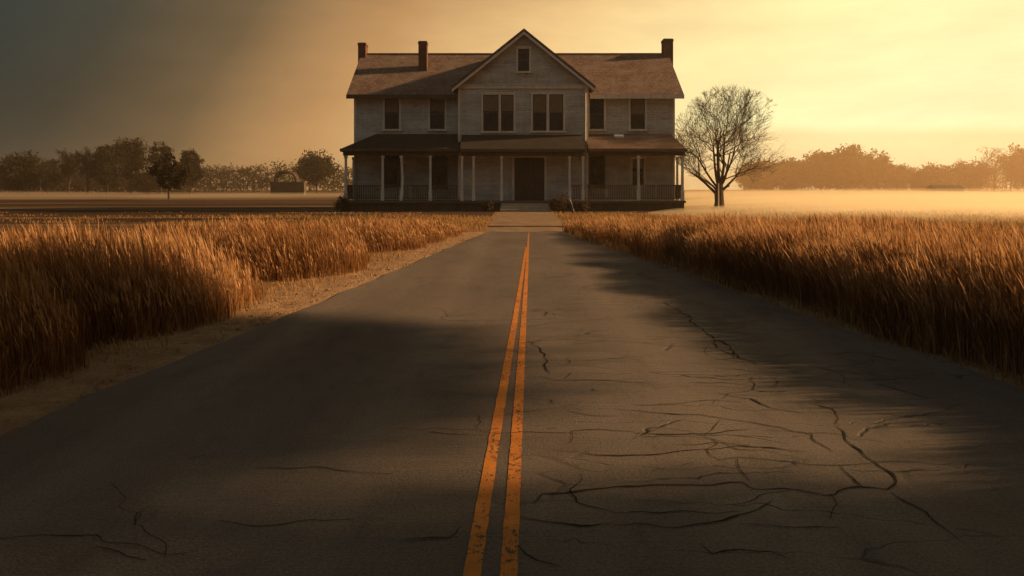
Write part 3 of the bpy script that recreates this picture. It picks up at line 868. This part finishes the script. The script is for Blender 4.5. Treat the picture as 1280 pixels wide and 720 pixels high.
def tree(name, px, Y, ytop, wpx, label, group, bare=False, dense=1.0, mat='leaf', seed=0, trunk_frac=.25):
    rr_ = random.Random(seed)
    x = U(px, Y); H = V(ytop, Y); W = wpx*Y/F
    o = empty(name, (x, Y, 0), label, 'tree', group)
    mb = MB()
    r0 = max(.12, H*.018)
    tips = limbs(mb, (x, Y, 0), H, W, H*trunk_frac*.8, r0, 9, 6 if not bare else 9, rr_, n3=3 if bare else 0, rmin=.03)
    mb.build('trunk', M['bark'], o)
    mb = MB()
    cz = H*trunk_frac + (H-H*trunk_frac)*.48; rz = (H-H*trunk_frac)*.54
    if bare:
        # crown of fine upright twigs
        for p in tips:
            for _ in range(5):
                d = Vector((rr_.gauss(0, .5), rr_.gauss(0, .5), abs(rr_.gauss(.8, .4)))).normalized()
                mb.tube([p, p+d*W*rr_.uniform(.04, .12)], [.03, .012], 3, False)
        leafcloud(mb, tips, int(3*dense), W*.05, .16, rr_)
        mb.build('crown', M['leaf'], o)
    else:
        cs = list(tips)
        n = int(70*dense)
        for _ in range(n):
            while True:
                q = Vector((rr_.uniform(-1, 1), rr_.uniform(-1, 1), rr_.uniform(-1, 1)))
                if .3 < q.length < 1: break
            k = 1 + .16*noise.noise(q*2.2 + Vector((seed, 0, 0)))
            cs.append((x+q.x*W/2*.92*k, Y+q.y*W/2*.92*k, cz+q.z*rz*.92*k))
        leafcloud(mb, cs, 42, W*.065, max(.3, W*.034), rr_)
        mb.build('crown', M[mat], o)
    return o
gl = 'trees in the hazy row beyond the left field'
YT = 205
tree('field_tree', 22, YT, 192, 62, 'broad dark tree at the far left end of the hazy row', gl, seed=1, mat='leaf_green', trunk_frac=.12)
tree('field_tree', 60, YT+15, 199, 42, 'low dark tree second from left in the hazy row', gl, seed=2, mat='leaf_green', trunk_frac=.12)
tree('field_tree', 86, YT+8, 187, 36, 'thin bare-topped tree third from left in the hazy row', gl, bare=True, dense=5, seed=3, trunk_frac=.3)
tree('field_tree', 110, YT, 183, 40, 'half-bare tree fourth from left in the hazy row', gl, bare=True, dense=6, seed=4, trunk_frac=.3)
tree('field_tree', 134, YT-10, 180, 36, 'full dark tree just left of the tallest in the row', gl, seed=5, dense=1.2, mat='leaf_green', trunk_frac=.2)
tree('field_tree', 163, YT, 170.5, 46, 'tallest broad dark tree of the left hazy row', gl, seed=6, dense=1.4, trunk_frac=.3)
tree('field_tree', 201, YT+5, 176, 28, 'slim tall tree with oval crown right of the tallest', gl, seed=7, dense=.7, trunk_frac=.45)
tree('field_tree', 211, 105, 194, 42, 'small near tree with thin trunk in the left field', gl, seed=8, dense=.35, trunk_frac=.3)
tree('field_tree', 238, YT, 187, 32, 'round dark tree ending the left row at its right', gl, seed=9, dense=1.2, trunk_frac=.22)
tree('field_tree', 186, YT+25, 213, 40, 'low bushy tree under the slim tall tree', gl, seed=10, dense=1.0, trunk_frac=.1)
tree('field_tree', 396, 235, 190, 50, 'lone round tree between the hooped barn and the house', gl, seed=11, dense=1.1, trunk_frac=.25)
gr = 'trees in the golden haze beyond the right field'
YQ = 255
tree('haze_tree', 950, YQ+20, 203, 62, 'low hazy tree behind the bare tree beside the house', gr, seed=21, trunk_frac=.12)
tree('haze_tree', 990, YQ+10, 199, 56, 'hazy tree between the bare tree and the tall clump', gr, seed=22, trunk_frac=.12)
tree('haze_tree', 1026, YQ, 190, 56, 'left tree of the tall hazy clump on the right', gr, seed=23, dense=1.3, trunk_frac=.12)
tree('haze_tree', 1056, YQ-5, 184.5, 62, 'tallest rounded tree of the hazy clump on the right', gr, seed=24, dense=1.4, trunk_frac=.12)
tree('haze_tree', 1088, YQ+5, 190, 54, 'right tree of the tall hazy clump', gr, seed=25, dense=1.2, trunk_frac=.12)
tree('haze_tree', 1120, YQ+30, 203, 40, 'lower hazy tree just right of the tall clump', gr, seed=26, trunk_frac=.15)
tree('haze_tree', 1150, YQ-25, 214, 26, 'small dark bushy tree left of the low shed', gr, seed=27, trunk_frac=.08)
tree('haze_tree', 1170, YQ+15, 208, 50, 'dome-shaped hazy tree above the low shed', gr, seed=28, dense=1.2, trunk_frac=.12)
tree('haze_tree', 1212, YQ, 199, 46, 'round hazy tree right of the low shed', gr, seed=29, dense=1.2, trunk_frac=.12)
tree('haze_tree', 1243, YQ-10, 181, 44, 'thin bare tree with a pointed stem in the haze', gr, bare=True, dense=0, seed=30, trunk_frac=.3)
tree('haze_tree', 1264, 226, 192, 34, 'small bare thin-trunked tree near the right frame edge', gr, bare=True, dense=3, seed=31, trunk_frac=.3)
tree('haze_tree', 1288, YQ-20, 178, 60, 'big hazy tree cut by the right frame edge', gr, seed=32, dense=1.3, trunk_frac=.15)

# added trees outside the frame, shaped to shade the near road
gs_ = 'added shade trees out of view right of the road'
for i, (X_, Y_, H_, W_, fr_, de, lab) in enumerate(((11.6, 2.4, 6.8, 5.6, .06, 4.2, 'added bushy shade tree, unseen beside the viewer'), (16.5, -2.5, 10, 7, .2, 1.6, 'added tall shade tree, unseen behind the viewer'), (11.5, 7.6, 7.3, 6.4, .64, 5.0, 'added leaning flat-topped shade tree, unseen past the frame edge'))):
    rr_ = random.Random(90+i)
    o = empty('added_shade_tree', (X_, Y_, 0), lab, 'tree', gs_)
    mb = MB()
    if fr_ > .5:      # leaning trunk that carries its crown up the road
        tips = []
        mb.tube([(X_+.5, Y_-6.6, -.1), (X_+.3, Y_-5.6, 2.2), (X_+.1, Y_-3.2, 4.6), (X_, Y_-.6, 6.6), (X_, Y_+1, 7.6)], [.16, .13, .11, .08, .05], 8)
        for _ in range(16):
            e = Vector((X_+rr_.uniform(-.12, .12)*W_, Y_+rr_.uniform(-.42, .42)*W_, H_*rr_.uniform(.8, .96)))
            mb.tube([(X_, Y_-rr_.uniform(.5, 2), 6.2), Vector((X_, Y_, 6.8)).lerp(e, .5), e], [.07, .04, .015], 5, False); tips.append(e)
    else:
        tips = limbs(mb, (X_, Y_, 0), H_, W_, H_*fr_, .2, 9, 7, rr_, n3=2)
    mb.build('trunk', M['bark'], o)
    mb = MB(); cs = list(tips)
    for _ in range(int(60*de)):
        while True:
            q = Vector((rr_.uniform(-1, 1), rr_.uniform(-1, 1), rr_.uniform(-1, 1)))
            if q.length < 1: break
        cs.append((X_+q.x*W_/2*(.26 if fr_ > .5 else 1), Y_+q.y*W_/2, H_*(1+fr_)/2+q.z*H_*(1-fr_)/2))
    leafcloud(mb, cs, int(14*de)+2, W_*(.036 if fr_ > .5 else .06), .12, rr_); mb.build('crown', M['leaf_green'], o)

# far woods that read as one mass
def wood(name, px0, px1, Y, ytop, label, seed):
    rr_ = random.Random(seed); mb = MB()
    x0, x1 = U(px0, Y), U(px1, Y)
    cs = []
    x = x0
    while x < x1:
        H = V(ytop, Y)*(.86+.16*noise.noise(Vector((x*.03, seed, 0)))+.1*rr_.random())
        mb.tube([(x, Y, 0), (x, Y, H*.7)], [.25, .1], 4)
        for _ in range(34):
            cs.append((x+rr_.gauss(0, 3), Y+rr_.gauss(0, 5), H*rr_.uniform(.1, .95)))
        x += rr_.uniform(2.5, 5)
    leafcloud(mb, cs, 12, 1.5, .75, rr_)
    return tag(mb.build(name, M['leaf']), label, 'wood', kind='stuff')
wood('far_woods', 225, 470, 430, 204, 'pale hazy far wood behind the hooped barn', 3)
wood('far_woods', 930, 1330, 470, 207, 'pale golden far wood beyond the right field', 4)
wood('far_woods', -60, 240, 330, 215, 'dim far wood behind the left tree row', 5)

# bare tree beside the house
tx, tY = U(899, 58.0), 58.0
bt = empty('bare_tree', (tx, tY, 0), 'leafless spreading tree with dense fine branches right of the house', 'tree')
rr_ = random.Random(12)
mb = MB(); cmb = MB()
Ht = V(107, tY); Wt = 146*tY/F
cx, cz_, rx, rz_ = tx+U(913, tY)-U(899, tY), 4.75, Wt/2, Ht-4.75
def inside(p):
    q = Vector(((p.x-cx)/rx, (p.y-tY)/rx, (p.z-cz_)/(rz_ if p.z > cz_ else 3.0)))
    return q.length
mb.tube([(tx, tY, -.1), (tx, tY, .1), (tx+.02, tY, .55), (tx-.02, tY, 1.2), (tx+.04, tY, 1.75)], [.52, .40, .34, .33, .26], 10)
def grow(p, d, L, r, lev):
    seg = 4; pts = [p]; rad = [r]
    q = p.copy(); dd = d.copy()
    nodes = []
    for i in range(seg):
        dd = (dd + Vector((rr_.gauss(0, .13), rr_.gauss(0, .13), rr_.gauss(.04, .10)))).normalized()
        q = q + dd*L/seg
        if inside(q) > 1.0 and lev > 0:
            pts.append(q); rad.append(r*(1-(i+1)/seg*.6)); break
        pts.append(q.copy()); rad.append(r*(1-(i+1)/seg*.55)); nodes.append((q.copy(), dd.copy(), rad[-1]))
    (mb if lev < 2 else cmb).tube(pts, rad, 6 if lev < 2 else (4 if lev == 2 else 3), False)
    if lev >= 4: return
    nb = [5, 6, 5, 5][lev]
    for i in range(nb):
        if not nodes: return
        a, b, c = nodes[min(len(nodes)-1, int(rr_.uniform(.1, 1)*len(nodes)))] if i else nodes[-1]
        side = Vector((rr_.gauss(0, 1), rr_.gauss(0, 1), rr_.gauss(.1, .6))).normalized()
        nd = (b*1.0 + side*rr_.uniform(.55, 1.15)).normalized()
        if i == 0: nd = (b + side*.2).normalized()
        grow(a, nd, L*rr_.uniform(.58, .78), max(.008, c*rr_.uniform(.45, .68)), lev+1)
for ex, ez, ey, z0, r in ((-1.55, 2.1, .3, 1.0, .16), (-.7, 3.2, -.9, 1.5, .17), (.05, 3.6, .5, 1.7, .2), (.75, 3.2, -.5, 1.6, .18), (1.7, 1.15, .3, 1.25, .15), (1.5, 2.3, 1.1, 1.6, .15), (-1.3, 2.6, 1.2, 1.5, .14), (-1.9, 1.5, -.6, 1.3, .12), (.4, 2.9, -1.5, 1.6, .14)):
    d = Vector((ex, ey, ez)).normalized()
    grow(Vector((tx+.05*ex, tY, z0)), d, Vector((ex, ey, ez)).length*1.0, r*.72, 0)
mb.build('trunk', M['bark'], bt, smooth=True)
cmb.build('crown', M['bark'], bt)
# pale stake beside its trunk
mb = MB(); sx_ = U(898, 57.4); mb.tube([(sx_, 57.4, 0), (sx_+.01, 57.4, 1.9)], [.045, .04], 6)
tag(mb.build('stake', M['trim'], origin=(sx_, 57.4, 0)), 'thin pale stake standing in front of the bare tree trunk', 'stake')

# bushes by the porch
def bush(px, Y, H, W, label, seed):
    rr_ = random.Random(seed); x = U(px, Y)
    o = empty('bush', (x, Y, 0), label, 'bush', 'bushes at the foot of the porch')
    mb = MB(); cs = []
    for i in range(14):
        a = rr_.random()*6.28; e = Vector((x+math.cos(a)*W*.4*rr_.random(), Y+math.sin(a)*W*.3*rr_.random(), H*rr_.uniform(.5, 1)))
        mb.tube([(x+rr_.gauss(0, .06), Y+rr_.gauss(0, .06), 0), e], [.018, .006], 4, False); cs.append(e)
        cs.append(Vector((e.x, e.y, e.z*.55)))
    mb.build('stems', M['bark'], o)
    mb = MB(); leafcloud(mb, cs, 34, W*.12, .06, rr_); mb.build('foliage', M['leaf_bush'], o)
bush(698, 51.9, .95, 1.5, 'dark rounded bush just right of the porch steps', 41)
bush(727, 52.3, .6, 1.2, 'low bush under the right porch railing corner', 42)
bush(428, 53.0, .95, 1.1, 'scrubby bush at the left end of the porch', 43)
bush(611, 52.1, .55, 1.0, 'low bush just left of the porch steps', 44)

# hooped barn in the left field
Y0 = 190
bx0, bx1 = U(338, Y0), U(380, Y0); zt_ = V(227.5, Y0); cxb = (bx0+bx1)/2 - .25
barn = empty('hooped_barn', ((bx0+bx1)/2, Y0, 0), 'small dark barn with open hooped roof frame in the left field', 'barn')
mb = MB(); Lb = 2.0
mb.box(bx0, bx1, Y0, Y0+Lb, 0, zt_); mb.build('wall', M['darkwood'], barn)
hh = V(215, Y0) - zt_; hw = (U(370, Y0)-U(343.5, Y0))/2; hcx = (U(370, Y0)+U(343.5, Y0))/2
for yy0 in (Y0+.2, Y0+1.6):
    mb = MB()
    pts = [(hcx+hw*math.cos(a), yy0, zt_+hh*math.sin(a)**.75) for a in [math.pi*i/14 for i in range(15)]]
    mb.tube(pts, .36, 6); mb.build('roof_hoop', M['darkwood'], barn)
for a in (math.pi*.5, math.pi*.28, math.pi*.72):
    mb = MB(); mb.tube([(hcx+hw*math.cos(a), Y0+.1, zt_+hh*math.sin(a)**.75), (hcx+hw*math.cos(a), Y0+Lb-.1, zt_+hh*math.sin(a)**.75)], .12, 5)
    mb.build('purlin', M['darkwood'], barn)

# low shed in the right haze
Ys = 197
sx0, sx1 = U(1168, Ys), U(1206, Ys)
shed = empty('low_shed', ((sx0+sx1)/2, Ys, 0), 'long low shed with shallow roof in the right-hand haze', 'shed')
mb = MB(); gable_prism(mb, sx0+.3, sx1-.3, Ys, Ys+4, 0, 1.55, Ys+2, 2.2); mb.build('wall', M['darkwood'], shed)
mb = MB(); slab(mb, (sx0, Ys-.4, 1.55), (sx1, Ys-.4, 1.55), (sx1, Ys+2, 2.45), (sx0, Ys+2, 2.45), .12); mb.add([(sx0, Ys+4.4, 1.55), (sx1, Ys+4.4, 1.55), (sx1, Ys+2.01, 2.45), (sx0, Ys+2.01, 2.45)], [(0,1,2,3)]); mb.build('roof', M['darkwood'], shed)

# ------------------------------------------------------------------ air
def volume(name, x0, x1, y0, y1, z0, z1, dens, color, g, label):
    mb = MB(); mb.box(x0, x1, y0, y1, z0, z1)
    m = bpy.data.materials.new(name); m.use_nodes = True; nt = m.node_tree
    nt.nodes.remove(nt.nodes['Principled BSDF'])
    v = nt.nodes.new('ShaderNodeVolumePrincipled'); v.inputs['Density'].default_value = dens
    v.inputs['Color'].default_value = (*color, 1); v.inputs['Anisotropy'].default_value = g
    nt.links.new(v.outputs[0], nt.nodes['Material Output'].inputs['Volume'])
    o = mb.build(name, m); o.display_type = 'WIRE'
    return tag(o, label, 'haze', kind='stuff')
volume('haze', -S-20, S+20, -80, S+20, -1.0, 19.0, .00065, (1, .82, .58), .68, 'thin warm morning haze filling the whole valley')

def mistbank(x, y, rx, ry, h, dens, color, lab):
    me_ = MB(); nu, nv_ = 28, 7
    vs, fs = [], []
    for q in range(nv_+1):
        t_ = math.pi/2*q/nv_
        for p in range(nu):
            a = 2*math.pi*p/nu
            k = math.cos(t_)*(1+.10*noise.noise(Vector((math.cos(a)*1.5+x, math.sin(a)*1.5+y, 0)))) if q < nv_ else .002
            vs.append((x+rx*math.cos(a)*k, y+ry*math.sin(a)*k, .03+h*math.sin(t_)))
    for q in range(nv_):
        for p in range(nu):
            p2 = (p+1) % nu; fs.append((q*nu+p, q*nu+p2, (q+1)*nu+p2, (q+1)*nu+p))
    fs.append(tuple(range(nu))[::-1]); fs.append(tuple(nv_*nu+p for p in range(nu)))
    me_.add(vs, fs)
    m = bpy.data.materials.new('mist'); m.use_nodes = True; nt = m.node_tree
    nt.nodes.remove(nt.nodes['Principled BSDF'])
    v = nt.nodes.new('ShaderNodeVolumePrincipled'); v.inputs['Density'].default_value = dens
    v.inputs['Color'].default_value = (*color, 1); v.inputs['Anisotropy'].default_value = .35
    nt.links.new(v.outputs[0], nt.nodes['Material Output'].inputs['Volume'])
    tag(me_.build('mist', m, origin=(x, y, 0)), lab, 'mist', kind='stuff')
gold = (1, .91, .66)
mistbank(24, 43, 17, 11, .75, .070, gold, 'near bright mist bank in front of the bare tree')
mistbank(48, 48, 34, 13, .6, .050, gold, 'near mist bank drifting over the right field')
mistbank(31, 66, 19, 16, 1.05, .065, gold, 'bright mist bank right of the bare tree')
mistbank(70, 80, 46, 24, 1.1, .040, gold, 'wide mist bank over the middle of the right field')
mistbank(44, 108, 40, 30, 1.3, .030, gold, 'far mist bank behind the bare tree')
mistbank(130, 125, 80, 36, 1.35, .020, gold, 'far mist bank at the right of the field')
mistbank(80, 148, 78, 24, 1.6, .012, gold, 'farthest mist bank before the right trees')
pale = (1, .84, .64)
mistbank(-95, 140, 70, 34, 1.0, .006, pale, 'thin pale mist bank on the left field')
mistbank(-40, 150, 30, 30, .8, .009, pale, 'thin pale mist bank left of the house')
mistbank(-60, 112, 38, 12, .6, .010, pale, 'near thin mist bank on the left field')
mistbank(-140, 165, 70, 22, 1.4, .004, (1, .8, .58), 'dim mist bank at the foot of the left trees')
volume('mist', 22, 330, 182, 222, .03, 16.5, .0092, (1, .72, .42), .4, 'tall golden bank of morning mist veiling the right tree row')

# ------------------------------------------------------------------ light
SUN_AZ, SUN_EL = 84.0, 21.0      # azimuth measured to the right of the view direction
s = Vector((math.cos(R(SUN_EL))*math.sin(R(SUN_AZ)), math.cos(R(SUN_EL))*math.cos(R(SUN_AZ)), math.sin(R(SUN_EL))))
ld = bpy.data.lights.new('sun', 'SUN'); ld.energy = 5.0; ld.angle = R(1.8); ld.color = (1, .60, .29)
lo = bpy.data.objects.new('sun', ld); col.objects.link(lo); lo.rotation_euler = (-s).to_track_quat('-Z', 'Y').to_euler(); lo.location = (40, 10, 40)

EXPO = 0.75
K = 2**EXPO
w = bpy.data.worlds.new('World'); sc.world = w; w.use_nodes = True
nt = w.node_tree; n = nt.nodes; l = nt.links
bg = n['Background']; bg.inputs[1].default_value = .1
sky = n.new('ShaderNodeTexSky'); sky.sky_type = 'NISHITA'; sky.sun_disc = False
sky.sun_elevation = R(SUN_EL); sky.sun_rotation = R(SUN_AZ); sky.dust_density = 6; sky.ozone_density = .5
tc = n.new('ShaderNodeTexCoord')
nv = n.new('ShaderNodeVectorMath'); nv.operation = 'NORMALIZE'; l.new(tc.outputs['Generated'], nv.inputs[0])
dp = n.new('ShaderNodeVectorMath'); dp.operation = 'DOT_PRODUCT'; l.new(nv.outputs[0], dp.inputs[0])
ga, ge = R(38), R(8)
dp.inputs[1].default_value = (math.sin(ga), math.cos(ga), -.42)
mr = n.new('ShaderNodeMapRange'); l.new(dp.outputs['Value'], mr.inputs['Value']); mr.inputs['From Min'].default_value = -1; mr.inputs['From Max'].default_value = 1
cr_ = n.new('ShaderNodeValToRGB'); l.new(mr.outputs[0], cr_.inputs[0])
def fr(d): return (d+1)/2
stops = [(fr(-1), (.026, .030, .029)), (fr(.0), (.028, .033, .032)), (fr(.24), (.029, .041, .038)), (fr(.34), (.058, .056, .040)), (fr(.46), (.175, .116, .057)), (fr(.59), (.60, .325, .128)), (fr(.73), (1.04, .69, .30)), (fr(.855), (1.20, .99, .48)), (fr(.94), (1.26, 1.15, .62))]
e = cr_.color_ramp.elements
while len(e) < len(stops): e.new(.5)
for q, (p, c) in zip(e, stops): q.position = p; q.color = (*c, 1)
# faint drifting cloud
nz_ = n.new('ShaderNodeTexNoise'); mp = n.new('ShaderNodeMapping'); mp.inputs['Scale'].default_value = (1.2, 1.2, 5); l.new(nv.outputs[0], mp.inputs[0]); l.new(mp.outputs[0], nz_.inputs['Vector'])
nz_.inputs['Scale'].default_value = 2.2; nz_.inputs['Detail'].default_value = 6; nz_.inputs['Roughness'].default_value = .6
cm = n.new('ShaderNodeMapRange'); l.new(nz_.outputs['Fac'], cm.inputs['Value']); cm.inputs['From Min'].default_value = .3; cm.inputs['From Max'].default_value = .7; cm.inputs['To Min'].default_value = 8.3/K; cm.inputs['To Max'].default_value = 11.7/K
sc1 = n.new('ShaderNodeVectorMath'); sc1.operation = 'SCALE'; l.new(cr_.outputs[0], sc1.inputs[0]); sxz = n.new('ShaderNodeSeparateXYZ'); l.new(nv.outputs[0], sxz.inputs[0])
em = n.new('ShaderNodeMapRange'); em.interpolation_type = 'SMOOTHSTEP'; l.new(sxz.outputs['Z'], em.inputs['Value']); em.inputs['From Min'].default_value = .20; em.inputs['From Max'].default_value = .5; em.inputs['To Min'].default_value = 1; em.inputs['To Max'].default_value = .07
mm = n.new('ShaderNodeMath'); mm.operation = 'MULTIPLY'; l.new(cm.outputs[0], mm.inputs[0]); l.new(em.outputs[0], mm.inputs[1])
l.new(mm.outputs[0], sc1.inputs['Scale'])
tint = n.new('ShaderNodeVectorMath'); tint.operation = 'MULTIPLY'; l.new(sky.outputs[0], tint.inputs[0]); tint.inputs[1].default_value = (.35, .26, .14)
mx = n.new('ShaderNodeMix'); mx.data_type = 'RGBA'; mx.inputs[0].default_value = .93; l.new(tint.outputs[0], mx.inputs[6]); l.new(sc1.outputs[0], mx.inputs[7])
# cool fill added to the sky high behind the viewer to light the facade
fdot = n.new('ShaderNodeVectorMath'); fdot.operation = 'DOT_PRODUCT'; l.new(nv.outputs[0], fdot.inputs[0]); fdot.inputs[1].default_value = (-.2, -.60, .775)
fm = n.new('ShaderNodeMapRange'); fm.interpolation_type = 'SMOOTHSTEP'; l.new(fdot.outputs['Value'], fm.inputs['Value']); fm.inputs['From Min'].default_value = .55; fm.inputs['From Max'].default_value = 1.0; fm.inputs['To Min'].default_value = 0; fm.inputs['To Max'].default_value = 10/K
fs_ = n.new('ShaderNodeVectorMath'); fs_.operation = 'SCALE'; fs_.inputs[0].default_value = (.26, .285, .262); l.new(fm.outputs[0], fs_.inputs['Scale'])
ad = n.new('ShaderNodeVectorMath'); ad.operation = 'ADD'; l.new(mx.outputs[2], ad.inputs[0]); l.new(fs_.outputs[0], ad.inputs[1])
l.new(ad.outputs[0], bg.inputs[0])

# ------------------------------------------------------------------ render settings
sc.view_settings.view_transform = 'Standard'; sc.view_settings.look = 'None'
sc.view_settings.gamma = 1; sc.view_settings.use_curve_mapping = False
sc.view_settings.exposure = EXPO
sc.render.engine = 'CYCLES'
cy = sc.cycles
cy.use_denoising = True
cy.max_bounces = 7; cy.diffuse_bounces = 3; cy.glossy_bounces = 2; cy.transmission_bounces = 3; cy.volume_bounces = 4; cy.transparent_max_bounces = 8
cy.sample_clamp_indirect = 4
